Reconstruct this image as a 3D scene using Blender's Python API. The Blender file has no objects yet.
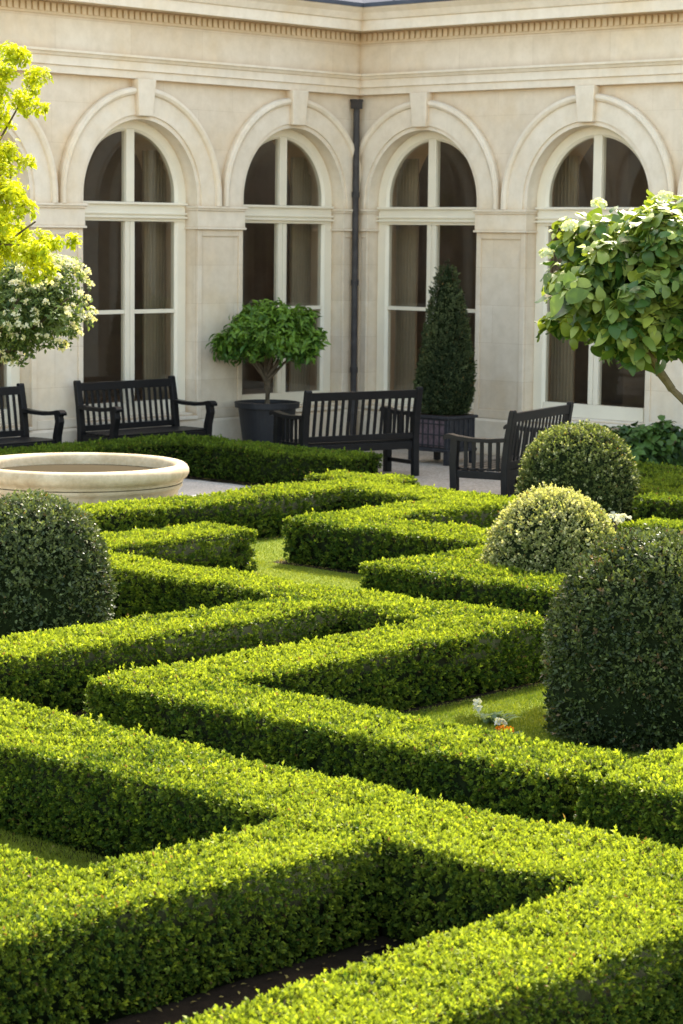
import bpy, bmesh, math, random
import numpy as np
from mathutils import Matrix, Vector
rng = np.random.default_rng(7)
random.seed(7)
C = bpy.context.scene.collection
PI = math.pi

# ------------------------------------------------------------------ tags
def tag(o, label=None, cat=None, group=None, kind=None):
    if label: o['label'] = label
    if cat: o['category'] = cat
    if group: o['group'] = group
    if kind: o['kind'] = kind
    return o
def empty(name, loc, label, cat, rotz=0, group=None):
    o = bpy.data.objects.new(name, None); C.objects.link(o)
    o.location = loc; o.rotation_euler = (0, 0, rotz); o.empty_display_size = .2
    return tag(o, label, cat, group)

# ------------------------------------------------------------------ materials
def new_mat(name):
    m = bpy.data.materials.new(name); m.use_nodes = True
    nt = m.node_tree; nt.nodes.clear()
    return m, nt
def N(nt, t, **kw):
    n = nt.nodes.new(t)
    for k, v in kw.items():
        if k.startswith('i_'):
            key = k[2:].replace('_', ' ')
            n.inputs[key].default_value = v
        else: setattr(n, k, v)
    return n
def ramp(nt, stops):
    r = N(nt, 'ShaderNodeValToRGB'); cr = r.color_ramp
    while len(cr.elements) < len(stops): cr.elements.new(.5)
    for e, (p, c) in zip(cr.elements, stops): e.position = p; e.color = (*c, 1)
    return r
def mixc(nt, a, b, fac, mode='MIX'):
    m = N(nt, 'ShaderNodeMix', data_type='RGBA', blend_type=mode)
    for sock, v in ((m.inputs[0], fac), (m.inputs[6], a), (m.inputs[7], b)):
        if hasattr(v, 'node'): nt.links.new(v, sock)
        elif isinstance(v, tuple): sock.default_value = (*v, 1)
        else: sock.default_value = v
    return m.outputs[2]
def noise(nt, vec, scale, detail=4, rough=.6):
    n = N(nt, 'ShaderNodeTexNoise'); n.inputs['Scale'].default_value = scale
    n.inputs['Detail'].default_value = detail; n.inputs['Roughness'].default_value = rough
    if vec is not None: nt.links.new(vec, n.inputs['Vector'])
    return n.outputs['Fac']
def finish(nt, col, rough=.7, bump=None, bs=.3, bd=.01, spec=.3, metallic=0):
    p = N(nt, 'ShaderNodeBsdfPrincipled'); o = N(nt, 'ShaderNodeOutputMaterial')
    if isinstance(col, tuple): p.inputs['Base Color'].default_value = (*col, 1)
    else: nt.links.new(col, p.inputs['Base Color'])
    if hasattr(rough, 'node'): nt.links.new(rough, p.inputs['Roughness'])
    else: p.inputs['Roughness'].default_value = rough
    p.inputs['Specular IOR Level'].default_value = spec
    p.inputs['Metallic'].default_value = metallic
    if bump is not None:
        b = N(nt, 'ShaderNodeBump'); b.inputs['Strength'].default_value = bs; b.inputs['Distance'].default_value = bd
        nt.links.new(bump, b.inputs['Height']); nt.links.new(b.outputs[0], p.inputs['Normal'])
    nt.links.new(p.outputs[0], o.inputs[0])
    return p
def pos(nt): return N(nt, 'ShaderNodeNewGeometry').outputs['Position']

def mat_stone(name, base, joints=True, dark=1.0):
    m, nt = new_mat(name); P = pos(nt)
    big = noise(nt, P, .9, 5, .65); mid = noise(nt, P, 6, 5, .7); fine = noise(nt, P, 60, 3)
    b = tuple(c*dark for c in base)
    warm = (b[0]*1.0, b[1]*.955, b[2]*.87); pale = (b[0]*1.03, b[1]*1.045, b[2]*1.07); grey = (b[0]*.80, b[1]*.80, b[2]*.78)
    r = ramp(nt, [(.32, warm), (.5, b), (.68, pale)]); nt.links.new(big, r.inputs[0])
    r2 = ramp(nt, [(.35, (.84, .82, .78)), (.62, (1, 1, 1))]); nt.links.new(mid, r2.inputs[0])
    col = mixc(nt, r.outputs[0], r2.outputs[0], .6, 'MULTIPLY')
    # vertical weather streaks
    mp = N(nt, 'ShaderNodeMapping'); mp.inputs['Scale'].default_value = (5, 5, .35); nt.links.new(P, mp.inputs[0])
    st = noise(nt, mp.outputs[0], 1.5, 4, .6); rs = ramp(nt, [(.52, (0, 0, 0)), (.75, (1, 1, 1))]); nt.links.new(st, rs.inputs[0])
    ms = N(nt, 'ShaderNodeMath', operation='MULTIPLY'); nt.links.new(rs.outputs[0], ms.inputs[0]); ms.inputs[1].default_value = .25
    col = mixc(nt, col, grey, ms.outputs[0])
    bump = mid
    if joints:
        sp = N(nt, 'ShaderNodeSeparateXYZ'); nt.links.new(P, sp.inputs[0])
        ad = N(nt, 'ShaderNodeMath', operation='ADD'); nt.links.new(sp.outputs[0], ad.inputs[0]); nt.links.new(sp.outputs[1], ad.inputs[1])
        cb = N(nt, 'ShaderNodeCombineXYZ'); nt.links.new(ad.outputs[0], cb.inputs[0]); nt.links.new(sp.outputs[2], cb.inputs[1])
        br = N(nt, 'ShaderNodeTexBrick'); nt.links.new(cb.outputs[0], br.inputs['Vector'])
        br.inputs['Scale'].default_value = 1; br.inputs['Mortar Size'].default_value = .0035; br.inputs['Mortar Smooth'].default_value = .4
        br.inputs['Brick Width'].default_value = 1.12; br.inputs['Row Height'].default_value = .452; br.inputs['Bias'].default_value = 0
        br.inputs['Color1'].default_value = (1, 1, 1, 1); br.inputs['Color2'].default_value = (.91, .875, .83, 1); br.inputs['Mortar'].default_value = (.80, .75, .68, 1)
        col = mixc(nt, col, br.outputs['Color'], .8, 'MULTIPLY')
        inv = N(nt, 'ShaderNodeMath', operation='SUBTRACT'); nt.links.new(fine, inv.inputs[0]); nt.links.new(br.outputs['Fac'], inv.inputs[1])
        bump = inv.outputs[0]
    # darker, browner tone in recesses
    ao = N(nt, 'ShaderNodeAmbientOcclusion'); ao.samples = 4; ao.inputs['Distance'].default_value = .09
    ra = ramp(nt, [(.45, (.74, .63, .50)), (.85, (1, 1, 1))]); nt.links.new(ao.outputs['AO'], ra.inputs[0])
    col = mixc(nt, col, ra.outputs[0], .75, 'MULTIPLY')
    finish(nt, col, .85, bump, .25, .006, .15)
    return m

def mat_simple(name, c, rough=.6, var=.15, scale=8, spec=.3, bs=.1, metallic=0, bd=.004):
    m, nt = new_mat(name); P = pos(nt)
    n = noise(nt, P, scale, 5, .65)
    r = ramp(nt, [(.3, tuple(x*(1-var) for x in c)), (.7, tuple(x*(1+var) for x in c))]); nt.links.new(n, r.inputs[0])
    finish(nt, r.outputs[0], rough, n, bs, bd, spec, metallic)
    return m

def mat_leaf(name, rough=.42, trans=.35, spec=.4, tint=(1, 1, 1)):
    m, nt = new_mat(name)
    a = N(nt, 'ShaderNodeAttribute'); a.attribute_name = 'Col'
    p = N(nt, 'ShaderNodeBsdfPrincipled'); nt.links.new(a.outputs['Color'], p.inputs['Base Color'])
    p.inputs['Roughness'].default_value = rough; p.inputs['Specular IOR Level'].default_value = spec
    t = N(nt, 'ShaderNodeBsdfTranslucent')
    tc = mixc(nt, a.outputs['Color'], (1.22*tint[0], 1.2*tint[1], .45*tint[2]), 1.0, 'MULTIPLY')
    nt.links.new(tc, t.inputs['Color'])
    mx = N(nt, 'ShaderNodeMixShader'); mx.inputs[0].default_value = trans
    nt.links.new(p.outputs[0], mx.inputs[1]); nt.links.new(t.outputs[0], mx.inputs[2])
    o = N(nt, 'ShaderNodeOutputMaterial'); nt.links.new(mx.outputs[0], o.inputs[0])
    return m

M = {}
STONE = (.76, .67, .54)
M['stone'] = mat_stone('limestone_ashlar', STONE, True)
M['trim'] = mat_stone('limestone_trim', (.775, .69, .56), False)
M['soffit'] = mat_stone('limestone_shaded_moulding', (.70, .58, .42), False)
M['frame'] = mat_simple('cream_paint', (.77, .71, .57), .4, .04, 3, .4, .03)
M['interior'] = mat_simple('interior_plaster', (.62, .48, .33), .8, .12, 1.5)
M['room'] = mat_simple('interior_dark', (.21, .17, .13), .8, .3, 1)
M['curtain'] = mat_simple('curtain_cloth', (.36, .29, .20), .9, .1, 5)
M['lead'] = mat_simple('roof_lead', (.075, .085, .105), .9, .2, 2, .02)
M['pipe'] = mat_simple('pipe_lead', (.05, .046, .046), .6, .35, 9, .25)
M['bench'] = mat_simple('black_gloss_paint', (.008, .008, .009), .42, .3, 12, .25, .05)
M['pot'] = mat_simple('dark_resin_pot', (.016, .017, .02), .55, .25, 10, .4)
M['leadbox'] = mat_simple('lead_planter', (.028, .028, .032), .6, .4, 14, .3, .2)
M['panel'] = mat_simple('planter_panel', (.12, .085, .095), .6, .5, 18, .3, .3)
M['soilpot'] = mat_simple('potting_soil', (.03, .02, .013), .95, .4, 40, .1, .6)
M['bark'] = mat_simple('bark', (.10, .08, .055), .85, .35, 18, .1, .6)
M['barkgreen'] = mat_simple('green_bark', (.13, .105, .06), .8, .3, 18, .1, .5)
M['core'] = mat_simple('hedge_core', (.012, .018, .006), .95, .5, 30, .05, .5)
M['leaf'] = mat_leaf('box_leaf', .55, .38, .14)
M['gloss_leaf'] = mat_leaf('glossy_leaf', .45, .22, .35)
M['petal'] = mat_leaf('petal', .6, .4, .2)
def mat_glass():
    m, nt = new_mat('window_glass')
    P = pos(nt); n = noise(nt, P, 1.3, 1, .4)
    b = N(nt, 'ShaderNodeBump'); b.inputs['Strength'].default_value = .03; b.inputs['Distance'].default_value = .02; nt.links.new(n, b.inputs['Height'])
    g = N(nt, 'ShaderNodeBsdfGlossy'); g.inputs['Roughness'].default_value = .02; g.inputs['Color'].default_value = (.9, .93, .95, 1)
    nt.links.new(b.outputs[0], g.inputs['Normal'])
    t = N(nt, 'ShaderNodeBsdfTransparent'); t.inputs['Color'].default_value = (.80, .80, .76, 1)
    f = N(nt, 'ShaderNodeLayerWeight'); f.inputs['Blend'].default_value = .5
    pw = N(nt, 'ShaderNodeMath', operation='POWER'); nt.links.new(f.outputs['Facing'], pw.inputs[0]); pw.inputs[1].default_value = 4
    mu = N(nt, 'ShaderNodeMath', operation='MULTIPLY_ADD'); nt.links.new(pw.outputs[0], mu.inputs[0]); mu.inputs[1].default_value = .92; mu.inputs[2].default_value = .055
    mx = N(nt, 'ShaderNodeMixShader'); nt.links.new(mu.outputs[0], mx.inputs[0]); nt.links.new(t.outputs[0], mx.inputs[1]); nt.links.new(g.outputs[0], mx.inputs[2])
    o = N(nt, 'ShaderNodeOutputMaterial'); nt.links.new(mx.outputs[0], o.inputs[0]); return m
M['glass'] = mat_glass()
def mat_water():
    m, nt = new_mat('dark_water'); n = noise(nt, pos(nt), 9, 2, .5)
    finish(nt, (.06, .05, .032), .6, n, .4, .03, .0); return m
M['water'] = mat_water()
def mat_fountain():
    m, nt = new_mat('fountain_stone'); P = pos(nt)
    a = noise(nt, P, 3, 5, .7); b = noise(nt, P, 25, 4, .7)
    r = ramp(nt, [(.3, (.42, .32, .19)), (.55, (.58, .48, .32)), (.75, (.64, .56, .41))]); nt.links.new(a, r.inputs[0])
    r2 = ramp(nt, [(.3, (.75, .73, .68)), (.6, (1, 1, 1))]); nt.links.new(b, r2.inputs[0])
    finish(nt, mixc(nt, r.outputs[0], r2.outputs[0], .6, 'MULTIPLY'), .75, b, .3, .006, .25); return m
M['fountain'] = mat_fountain()
def mat_gravel(name, c1, c2, scale):
    m, nt = new_mat(name); P = pos(nt)
    v = N(nt, 'ShaderNodeTexVoronoi'); v.inputs['Scale'].default_value = scale; nt.links.new(P, v.inputs['Vector'])
    sp = N(nt, 'ShaderNodeSeparateColor'); nt.links.new(v.outputs['Color'], sp.inputs[0])
    r = ramp(nt, [(0, c1), (1, c2)]); nt.links.new(sp.outputs[0], r.inputs[0])
    n = noise(nt, P, 1.2, 5, .7); r2 = ramp(nt, [(.3, (.78, .77, .75)), (.7, (1.05, 1.05, 1.05))]); nt.links.new(n, r2.inputs[0])
    inv = N(nt, 'ShaderNodeMath', operation='SUBTRACT'); inv.inputs[0].default_value = 1; nt.links.new(v.outputs['Distance'], inv.inputs[1])
    finish(nt, mixc(nt, r.outputs[0], r2.outputs[0], .9, 'MULTIPLY'), .9, inv.outputs[0], .5, .01, .15); return m
M['gravel'] = mat_gravel('pale_gravel', (.36, .34, .30), (.63, .60, .545), 70)
M['paving'] = mat_gravel('buff_paving', (.36, .305, .24), (.54, .47, .385), 45)
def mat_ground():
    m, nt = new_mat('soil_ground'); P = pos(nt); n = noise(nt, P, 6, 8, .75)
    r = ramp(nt, [(.3, (.010, .007, .004)), (.7, (.034, .024, .014))]); nt.links.new(n, r.inputs[0])  # dark earth, darkened further: deep shade between hedge arms is in the colour
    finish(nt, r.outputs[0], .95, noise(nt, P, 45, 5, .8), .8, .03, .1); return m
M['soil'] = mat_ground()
def mat_lawn():
    m, nt = new_mat('lawn_turf'); P = pos(nt); n = noise(nt, P, 2.2, 5, .7); f = noise(nt, P, 90, 4, .8)
    r = ramp(nt, [(.3, (.13, .19, .022)), (.6, (.21, .26, .032)), (.8, (.27, .29, .05))]); nt.links.new(n, r.inputs[0])
    r2 = ramp(nt, [(.3, (.55, .6, .5)), (.7, (1.1, 1.1, 1.1))]); nt.links.new(f, r2.inputs[0])
    finish(nt, mixc(nt, r.outputs[0], r2.outputs[0], .9, 'MULTIPLY'), .9, f, .8, .02, .1); return m
M['lawn'] = mat_lawn()

# ------------------------------------------------------------------ mesh helpers
class MB:
    def __init__(s): s.v = []; s.f = []; s.mi = []
    def quad(s, a, b, c, d, mi=0):
        i = len(s.v); s.v += [a, b, c, d]; s.f.append((i, i+1, i+2, i+3)); s.mi.append(mi)
    def box(s, x0, x1, y0, y1, z0, z1, mp=None, mi=0):
        i = len(s.v); pts = [(x, y, z) for z in (z0, z1) for y in (y0, y1) for x in (x0, x1)]
        if mp: pts = [mp(*p) for p in pts]
        s.v += pts
        for q in ((0, 2, 3, 1), (4, 5, 7, 6), (0, 1, 5, 4), (2, 6, 7, 3), (0, 4, 6, 2), (1, 3, 7, 5)):
            s.f.append(tuple(i+k for k in q)); s.mi.append(mi)
    def grid(s, rows, close_u=False, mi=0):
        i = len(s.v); n = len(rows[0])
        for r in rows: s.v += [tuple(p) for p in r]
        for a in range(len(rows)-1):
            for b in range(n if close_u else n-1):
                c = (b+1) % n
                s.f.append((i+a*n+b, i+a*n+c, i+(a+1)*n+c, i+(a+1)*n+b)); s.mi.append(mi)
    def lathe(s, prof, c=(0, 0), seg=48, mi=0, wob=0):
        rows = []
        for r, z in prof:
            rows.append([(c[0]+r*math.cos(2*PI*k/seg), c[1]+r*math.sin(2*PI*k/seg), z) for k in range(seg)])
        s.grid(rows, True, mi)
    def tube(s, pts, rads, seg=8, mi=0):
        pts = [Vector(p) for p in pts]; rows = []
        up = Vector((0, 0, 1))
        for k, p in enumerate(pts):
            d = (pts[min(k+1, len(pts)-1)] - pts[max(k-1, 0)]).normalized()
            a = d.cross(up)
            if a.length < .05: a = d.cross(Vector((1, 0, 0)))
            a.normalize(); b = d.cross(a)
            rows.append([tuple(p + rads[k]*(math.cos(2*PI*j/seg)*a + math.sin(2*PI*j/seg)*b)) for j in range(seg)])
        s.grid(rows, True, mi)
        i = len(s.v); s.v += list(rows[-1]); s.f.append(tuple(range(i, i+seg))); s.mi.append(mi)
    def build(s, name, mats, parent=None, bevel=0, smooth=False, fix=True, offset=None):
        me = bpy.data.meshes.new(name)
        v = s.v if offset is None else [(a-offset[0], b-offset[1], c-offset[2]) for a, b, c in s.v]
        me.from_pydata(v, [], s.f)
        if not isinstance(mats, (list, tuple)): mats = [mats]
        for m in mats: me.materials.append(m)
        me.polygons.foreach_set('material_index', s.mi)
        if fix:
            bm = bmesh.new(); bm.from_mesh(me); bmesh.ops.remove_doubles(bm, verts=bm.verts, dist=1e-5)
            bmesh.ops.recalc_face_normals(bm, faces=bm.faces); bm.to_mesh(me); bm.free()
        if smooth: me.shade_smooth() if hasattr(me, 'shade_smooth') else None
        o = bpy.data.objects.new(name, me); C.objects.link(o)
        if parent: o.parent = parent
        if bevel:
            b = o.modifiers.new('b', 'BEVEL'); b.width = bevel; b.segments = 2; b.limit_method = 'ANGLE'
        return o

# leaf templates: (along, side, normal) unit leaf
T_DIAMOND = (np.array([[0, 0, 0], [.55, -.5, .10], [1, 0, -.05], [.45, .5, .10]]), [(0, 1, 2, 3)])
T_BIG = (np.array([[0, 0, 0], [.25, -.42, .10], [.25, 0, 0], [.25, .42, .10], [.6, -.46, .06], [.6, 0, -.04], [.6, .46, .06], [1, 0, -.25]]),
         [(0, 1, 2), (0, 2, 3), (1, 4, 5, 2), (2, 5, 6, 3), (4, 7, 5), (5, 7, 6)])
def _round_leaf():
    v = [[0, 0, 0]]; prof = [(.12, .30), (.32, .47), (.55, .48), (.78, .34), (.93, .15)]
    for x, w in prof:
        dz = -.55*x*x
        v += [[x, -w, .13-.25*x+dz*.5 + .05*(1 if w > .4 else -1)], [x, 0, .02+dz*.6], [x, w, .10-.2*x+dz*.5]]
    v.append([1.06, 0, -.34]); n = len(v)-1
    f = [(0, 1, 2), (0, 2, 3)]
    for k in range(4):
        a = 1+3*k; f += [(a, a+3, a+4, a+1), (a+1, a+4, a+5, a+2)]
    f += [(13, n, 14), (14, n, 15)]
    return (np.array(v), f)
T_ROUND = _round_leaf()
T_PETAL = (np.array([[0, 0, 0], [.5, -.45, .15], [1, -.25, .1], [1, .25, .1], [.5, .45, .15]]), [(0, 1, 2, 3, 4)])

def unit(a): return a/np.maximum(np.linalg.norm(a, axis=1, keepdims=True), 1e-9)
def leaves_arrays(P, D, Nn, L, W, col, T):
    D = unit(D); S = unit(np.cross(Nn, D)); Nn = np.cross(D, S)
    tv, tf = T; n = len(P); k = len(tv)
    L = np.broadcast_to(L, n); W = np.broadcast_to(W, n)
    V = (P[:, None, :] + D[:, None, :]*(tv[None, :, 0, None]*L[:, None, None]) + S[:, None, :]*(tv[None, :, 1, None]*W[:, None, None])
         + Nn[:, None, :]*(tv[None, :, 2, None]*L[:, None, None])).reshape(-1, 3)
    loops = []; starts = []; tot = []
    fl = np.concatenate([np.array(f) for f in tf]); fc = np.array([len(f) for f in tf])
    Lp = (fl[None, :] + (np.arange(n)*k)[:, None]).reshape(-1)
    Fc = np.tile(fc, n)
    Cc = np.repeat(col, k, axis=0)
    return V, Lp, Fc, Cc
def build_leaves(name, packs, mat, parent=None, core=None, coremat=None, loc=(0, 0, 0)):
    """packs: list of leaf arrays; core: MB joined as second material (one mesh)."""
    Vs = []; Ls = []; Fs = []; Cs = []; MI = []; off = 0; sm = []
    for V, Lp, Fc, Cc in packs:
        Vs.append(V); Ls.append(Lp+off); Fs.append(Fc); Cs.append(Cc); MI.append(np.zeros(len(Fc), int)); off += len(V)
    if core is not None:
        V = np.array(core.v, float); Vs.append(V)
        Ls.append(np.concatenate([np.array(f) for f in core.f])+off); Fs.append(np.array([len(f) for f in core.f]))
        Cs.append(np.full((len(V), 3), .02)); MI.append(np.ones(len(core.f), int))
    V = np.concatenate(Vs)-np.array(loc)[None, :]; L = np.concatenate(Ls); F = np.concatenate(Fs); Cc = np.concatenate(Cs); MI = np.concatenate(MI)
    me = bpy.data.meshes.new(name)
    me.vertices.add(len(V)); me.vertices.foreach_set('co', V.astype(np.float32).ravel())
    me.loops.add(len(L)); me.loops.foreach_set('vertex_index', L.astype(np.int32))
    me.polygons.add(len(F)); st = np.concatenate([[0], np.cumsum(F)[:-1]])
    me.polygons.foreach_set('loop_start', st.astype(np.int32))
    try: me.polygons.foreach_set('loop_total', F.astype(np.int32))
    except Exception: pass
    me.materials.append(mat)
    if core is not None: me.materials.append(coremat or M['core'])
    me.polygons.foreach_set('material_index', MI.astype(np.int32))
    a = me.attributes.new('Col', 'FLOAT_COLOR', 'POINT')
    rgba = np.ones((len(V), 4), np.float32); rgba[:, :3] = Cc
    a.data.foreach_set('color', rgba.ravel())
    me.update(calc_edges=True)
    o = bpy.data.objects.new(name, me); C.objects.link(o); o.location = loc
    if parent: o.parent = parent
    return o
def wave(P, amp, f, seed):
    r = np.random.default_rng(seed); out = np.zeros(len(P))
    for k in range(6):
        d = r.normal(size=3); d /= np.linalg.norm(d); ff = f*(.6+.5*k)
        out += np.sin(P@d*ff*2*PI + r.uniform(0, 6.28))/(1+.5*k)
    return out*amp/2.0
def lerp(a, b, t): return np.array(a)[None, :]*(1-t[:, None]) + np.array(b)[None, :]*t[:, None]

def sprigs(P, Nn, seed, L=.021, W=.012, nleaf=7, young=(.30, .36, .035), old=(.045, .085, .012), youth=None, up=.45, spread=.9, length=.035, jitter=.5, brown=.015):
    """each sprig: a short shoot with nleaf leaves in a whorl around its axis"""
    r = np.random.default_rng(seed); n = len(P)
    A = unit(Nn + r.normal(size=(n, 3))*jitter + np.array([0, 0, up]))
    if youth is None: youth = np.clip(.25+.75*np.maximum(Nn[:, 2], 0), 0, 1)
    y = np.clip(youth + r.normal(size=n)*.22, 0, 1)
    t1 = unit(np.cross(A, r.normal(size=(n, 3)))); t2 = np.cross(A, t1)
    P_ = []; D_ = []; N_ = []; Lq = []; Cq = []
    s = r.uniform(.75, 1.25, n)
    for k in range(nleaf):
        ang = k*2.4 + r.uniform(-.4, .4, n); h = (k/nleaf)
        rad = np.cos(ang)[:, None]*t1 + np.sin(ang)[:, None]*t2
        op = spread*(1-.65*h)
        D = unit(rad*op + A*(.35+.8*h))
        P_.append(P + A*((h-.5)*length*s)[:, None]); D_.append(D)
        N_.append(unit(A*.8 - rad*.4 + r.normal(size=(n, 3))*.35)); Lq.append(L*s*r.uniform(.6, 1.25, n)*(1-.25*h))
        yy = np.clip(y*(.5+.65*h) + r.normal(size=n)*.15, 0, 1)  # tips are newer growth; depth shade of inner leaves is in the colour too
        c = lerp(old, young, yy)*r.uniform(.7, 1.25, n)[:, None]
        br = (r.random(n) < brown)[:, None]; c = np.where(br, np.array([.20, .13, .05])*r.uniform(.5, 1.3, n)[:, None], c)
        Cq.append(c)
    P_ = np.concatenate(P_); L_ = np.concatenate(Lq)
    return leaves_arrays(P_, np.concatenate(D_), np.concatenate(N_), L_, L_*W/L, np.concatenate(Cq), T_DIAMOND)

# ------------------------------------------------------------------ camera
CAM = (-22.19818538688667, -20.20274956193942, 2.65)
FPX, PITCH, ROLL, PHI = 2356.18, .11769, -.01064, .8267
def _rot(v):   # camera-fit frame into the building frame
    c, s = math.cos(PHI), math.sin(PHI)
    return Vector((v[0]*c+v[1]*s, -v[0]*s+v[1]*c, v[2]))
F0 = Vector((0, math.cos(PITCH), -math.sin(PITCH))); U0 = Vector((0, math.sin(PITCH), math.cos(PITCH))); R0 = Vector((1, 0, 0))
cr, sr = math.cos(ROLL), math.sin(ROLL)
Rv = _rot(cr*R0 - sr*U0); Uv = _rot(sr*R0 + cr*U0); Fv = _rot(F0)
cd = bpy.data.cameras.new('camera'); cam = bpy.data.objects.new('camera', cd); C.objects.link(cam)
mw = Matrix(((Rv.x, Uv.x, -Fv.x, CAM[0]), (Rv.y, Uv.y, -Fv.y, CAM[1]), (Rv.z, Uv.z, -Fv.z, CAM[2]), (0, 0, 0, 1)))
cam.matrix_world = mw
cd.sensor_fit = 'VERTICAL'; cd.sensor_height = 36; cd.lens = FPX*36/1024
cd.clip_start = .1; cd.clip_end = 2000
cd.dof.use_dof = True; cd.dof.focus_distance = 12.5; cd.dof.aperture_fstop = 7.1
bpy.context.scene.camera = cam

# ------------------------------------------------------------------ light
SUN = Vector((.889, .458, 0)).normalized(); ELEV = math.radians(44)
w = bpy.data.worlds.new('World'); bpy.context.scene.world = w; w.use_nodes = True
nt = w.node_tree; nt.nodes.clear()
sky = N(nt, 'ShaderNodeTexSky', sky_type='NISHITA'); sky.sun_disc = False
sky.sun_elevation = ELEV; sky.sun_rotation = math.atan2(SUN.x, SUN.y); sky.air_density = 1.0; sky.dust_density = 2.5; sky.ozone_density = 1
bg = N(nt, 'ShaderNodeBackground'); bg.inputs[1].default_value = .75
wb = mixc(nt, sky.outputs[0], (1.18, 1.0, .785), 1.0, 'MULTIPLY')   # white balance for open shade
nt.links.new(wb, bg.inputs[0]); wo = N(nt, 'ShaderNodeOutputWorld'); nt.links.new(bg.outputs[0], wo.inputs[0])
sl = bpy.data.lights.new('sun', 'SUN'); sl.energy = 12; sl.angle = math.radians(.5); sl.color = (1, .94, .84)
so = bpy.data.objects.new('sun', sl); C.objects.link(so)
sd = Vector((SUN.x*math.cos(ELEV), SUN.y*math.cos(ELEV), math.sin(ELEV)))
so.rotation_euler = (-sd).to_track_quat('-Z', 'Y').to_euler()
sc = bpy.context.scene
sc.view_settings.view_transform = 'Standard'; sc.view_settings.look = 'None'; sc.view_settings.exposure = 0
sc.render.engine = 'CYCLES'
sc.cycles.max_bounces = 8; sc.cycles.transparent_max_bounces = 8; sc.cycles.diffuse_bounces = 4

# ------------------------------------------------------------------ ground
def sheet(name, x0, x1, y0, y1, z, mat):
    m = MB(); m.quad((x0, y0, z), (x1, y0, z), (x1, y1, z), (x0, y1, z)); o = m.build(name, mat, fix=False); tag(o, kind='structure'); return o
sheet('ground', -600, 600, -600, 600, -.012, M['paving'])
sheet('paving', -14, -.0, -16, 0, -.004, M['paving'])
sheet('gravel_path', -12, -4.75, -5.9, -1.2, .004, M['gravel'])
sheet('garden_soil', -24, -6.0, -24, -5.55, .008, M['soil'])

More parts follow.
